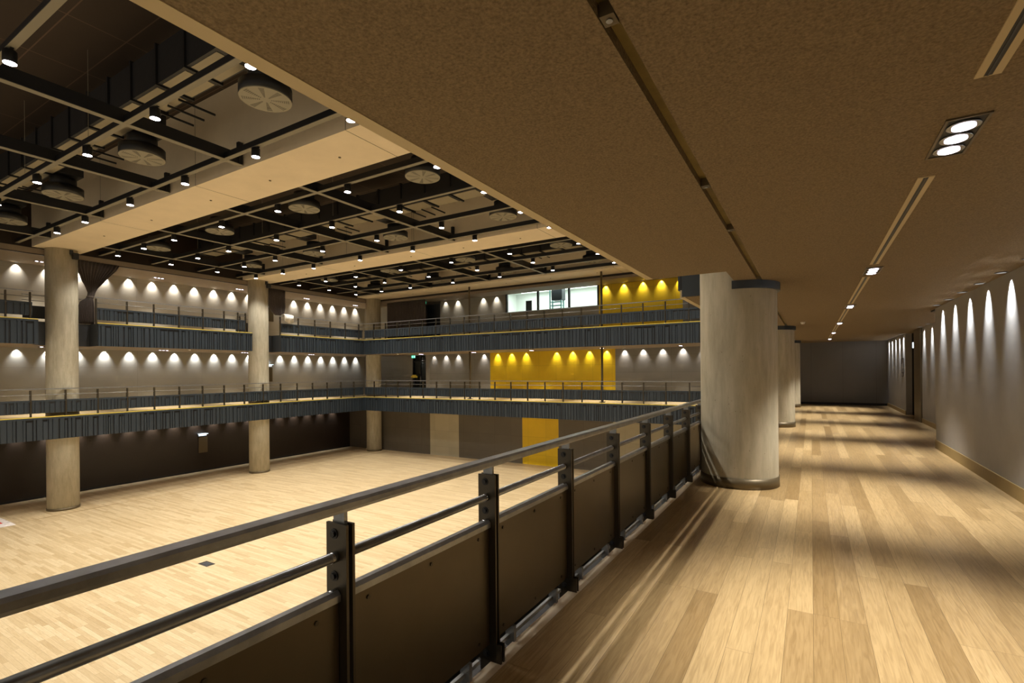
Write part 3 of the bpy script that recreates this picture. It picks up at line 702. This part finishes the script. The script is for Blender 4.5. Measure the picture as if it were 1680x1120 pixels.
for y in (20.1, 20.45): mb.tube((2.86, y, .95), (2.86, y, 1.25), .02, 10); mb.tube((2.86, y, 1.2), (2.95, y, 1.2), .015, 8); mb.tube((2.86, y, 1.0), (2.95, y, 1.0), .015, 8)
mb.build('door_handle', M['steel'], d)
def exit_sign(loc, size, axis, label, m='exitg', rod=0):
    x, y, z = loc; hw, hh = size
    t = thing('exit_sign', loc, label, 'exit sign')
    if axis == 'x':   # faces -y
        MB().box(x - hw, x + hw, y, y + .06, z - hh, z + hh).build('housing', M['sheetd'], t)
        MB().box(x - hw * .94, x + hw * .94, y - .004, y, z - hh * .9, z + hh * .9).build('lit_face', M[m], t)
        # running figure, arrow and door in white
        f = MB(); s = hh
        f.box(x - .55 * hw, x - .45 * hw, y - .007, y - .004, z - .6 * s, z + .35 * s); f.box(x - .7 * hw, x - .3 * hw, y - .007, y - .004, z - .05 * s, z + .1 * s); f.box(x - .54 * hw, x - .46 * hw, y - .007, y - .004, z + .45 * s, z + .7 * s)
        f.box(x + .05 * hw, x + .5 * hw, y - .007, y - .004, z - .1 * s, z + .1 * s); f.box(x + .6 * hw, x + .8 * hw, y - .007, y - .004, z - .6 * s, z + .6 * s)
        f.build('pictogram', M['exitw'], t)
    else:             # seen edge along y, faces -y too but hangs in the corridor
        MB().box(x - .03, x + .03, y - hw, y + hw, z - hh, z + hh).build('housing', M['sheetd'], t)
        MB().box(x + .03, x + .034, y - hw * .94, y + hw * .94, z - hh * .9, z + hh * .9).build('lit_face', M[m], t)
    if rod:
        MB().tube((x, y + .03, z + hh), (x, y + .03, rod), .01, 8).build('hanger_rod', M['black'], t)
    return t
exit_sign((-22.55, 25.0, 2.62), (.17, .09), 'x', 'green lit exit sign hanging over the dark glass doorway on the end lower gallery', rod=CZ)
exit_sign((-22.1, 25.6, 6.22), (.17, .09), 'x', 'green lit exit sign over the doorway on the end upper gallery', rod=6.36)
exit_sign((2.88, 20.1, 2.32), (.13, .1), 'x', 'white lit exit sign hanging in the corridor doorway on the right', 'exitw', rod=CZ)
def wall_light(loc, label):
    x, y, z = loc; t = thing('emergency_light', loc, label, 'emergency light')
    MB().box(x, x + .10, y - .22, y + .22, z - .03, z + .08).build('housing', M['sheetd'], t)
    MB().box(x + .02, x + .30, y - .20, y + .20, z + .08, z + .10).build('lit_face', M['exitw'], t)
    MB().box(x + .10, x + .115, y - .20, y + .20, z - .02, z + .07).build('front_glow', M['exitw'], t)
    MB().box(x, x + .03, y - .16, y + .30, z - .95, z - .1).build('back_board', M['bronze'], t)
wall_light((LW + .012, 18.6, 2.05), 'white glowing emergency sign on the left lower gallery wall, right of the middle column')
wall_light((LW + .012, 18.7, 5.75), 'white glowing emergency sign on the left upper gallery wall beside the bundled curtain')
wall_light((LW - .088, 14.75, -1.75), 'white glowing emergency sign on the dark brown hall wall')
# small loudspeakers on the columns
for y, l in ((7.92, 'small black box speaker at the top of the nearest left column'), (16.2, 'small black box speaker at the top of the middle left column')):
    t = thing('box_speaker', (-25.2, y + .25, 6.3), l, 'speaker')
    MB().box(-25.24, -25.08, y + .18, y + .36, 6.22, 6.46).build('cabinet', M['black'], t, bevel=.01); MB().box(-25.225, -25.15, y + .10, y + .2, 6.40, 6.56).build('bracket', M['black'], t)
# hall floor items
t = thing('floor_socket_box', (-14.55, 7.6, HZ), 'small grey floor socket lid in the light hall floor', 'floor socket')
MB().box(-14.80, -14.35, 7.48, 7.72, HZ, HZ + .006).build('lid', M['steel'], t); MB().box(-14.68, -14.47, 7.53, 7.67, HZ + .006, HZ + .009).build('flap', M['sheetd'], t)
t = thing('floor_sheet', (-25.6, 6.0, HZ), 'printed sheet taped on the hall floor at the left picture edge', 'sheet')
MB().box(-26.9, -24.4, 5.3, 6.2, HZ, HZ + .006).build('sheet', M['paperw'], t)
MB().box(-26.6, -25.0, 5.5, 6.0, HZ + .006, HZ + .008).build('print', M['red'], t)
t = thing('fire_extinguisher', (-28.45, 6.55, HZ + .6), 'red fire extinguisher on the dark hall wall at the left picture edge', 'fire extinguisher')
MB().lathe((-28.55, 6.5), [(.075, HZ + .6), (.08, HZ + .62), (.08, HZ + 1.0), (.05, HZ + 1.06), (.025, HZ + 1.1)], 20).build('cylinder', M['red'], t, smooth=True)
MB().box(-28.57, -28.5, 6.44, 6.56, HZ + 1.1, HZ + 1.15).build('handle', M['black'], t)
# wall sign on our gallery
t = thing('wall_sign', (2.77, 22.3, 1.5), 'thin outlined dark sign figures on the grey wall beside the corridor doorway', 'sign')
mb = MB()
def gl(y0, y1, z0, z1): mb.box(2.768, 2.779, y0, y1, z0, z1)
gl(22.0, 22.04, 1.55, 1.95); gl(22.0, 22.5, 1.92, 1.95); gl(22.0, 22.2, 1.55, 1.58); gl(22.46, 22.5, 1.75, 1.95)
gl(22.05, 22.45, 1.42, 1.45); gl(22.05, 22.09, 1.3, 1.45); gl(22.05, 22.45, 1.3, 1.33)
mb.build('figures', M['sign'], t)
# yellow cleaning sign and hardware seen in the end doorway
t = thing('warning_sign', (-23.68, 26.32, 0), 'small yellow strip sign in front of the dark end doorway', 'sign')
MB().box(-23.95, -23.4, 26.3, 26.34, 1.22, 1.34).build('plate', M['ygls'], t); MB().box(-23.85, -23.5, 26.3, 26.34, 1.34, 1.42).build('upper_plate', M['ygls'], t); MB().box(-23.7, -23.66, 26.31, 26.335, 0, 1.22).build('stand', M['black'], t)

for o in bpy.data.objects:
    if '_w' in o: del o['_w']
bpy.data.objects.remove(bpy_null)
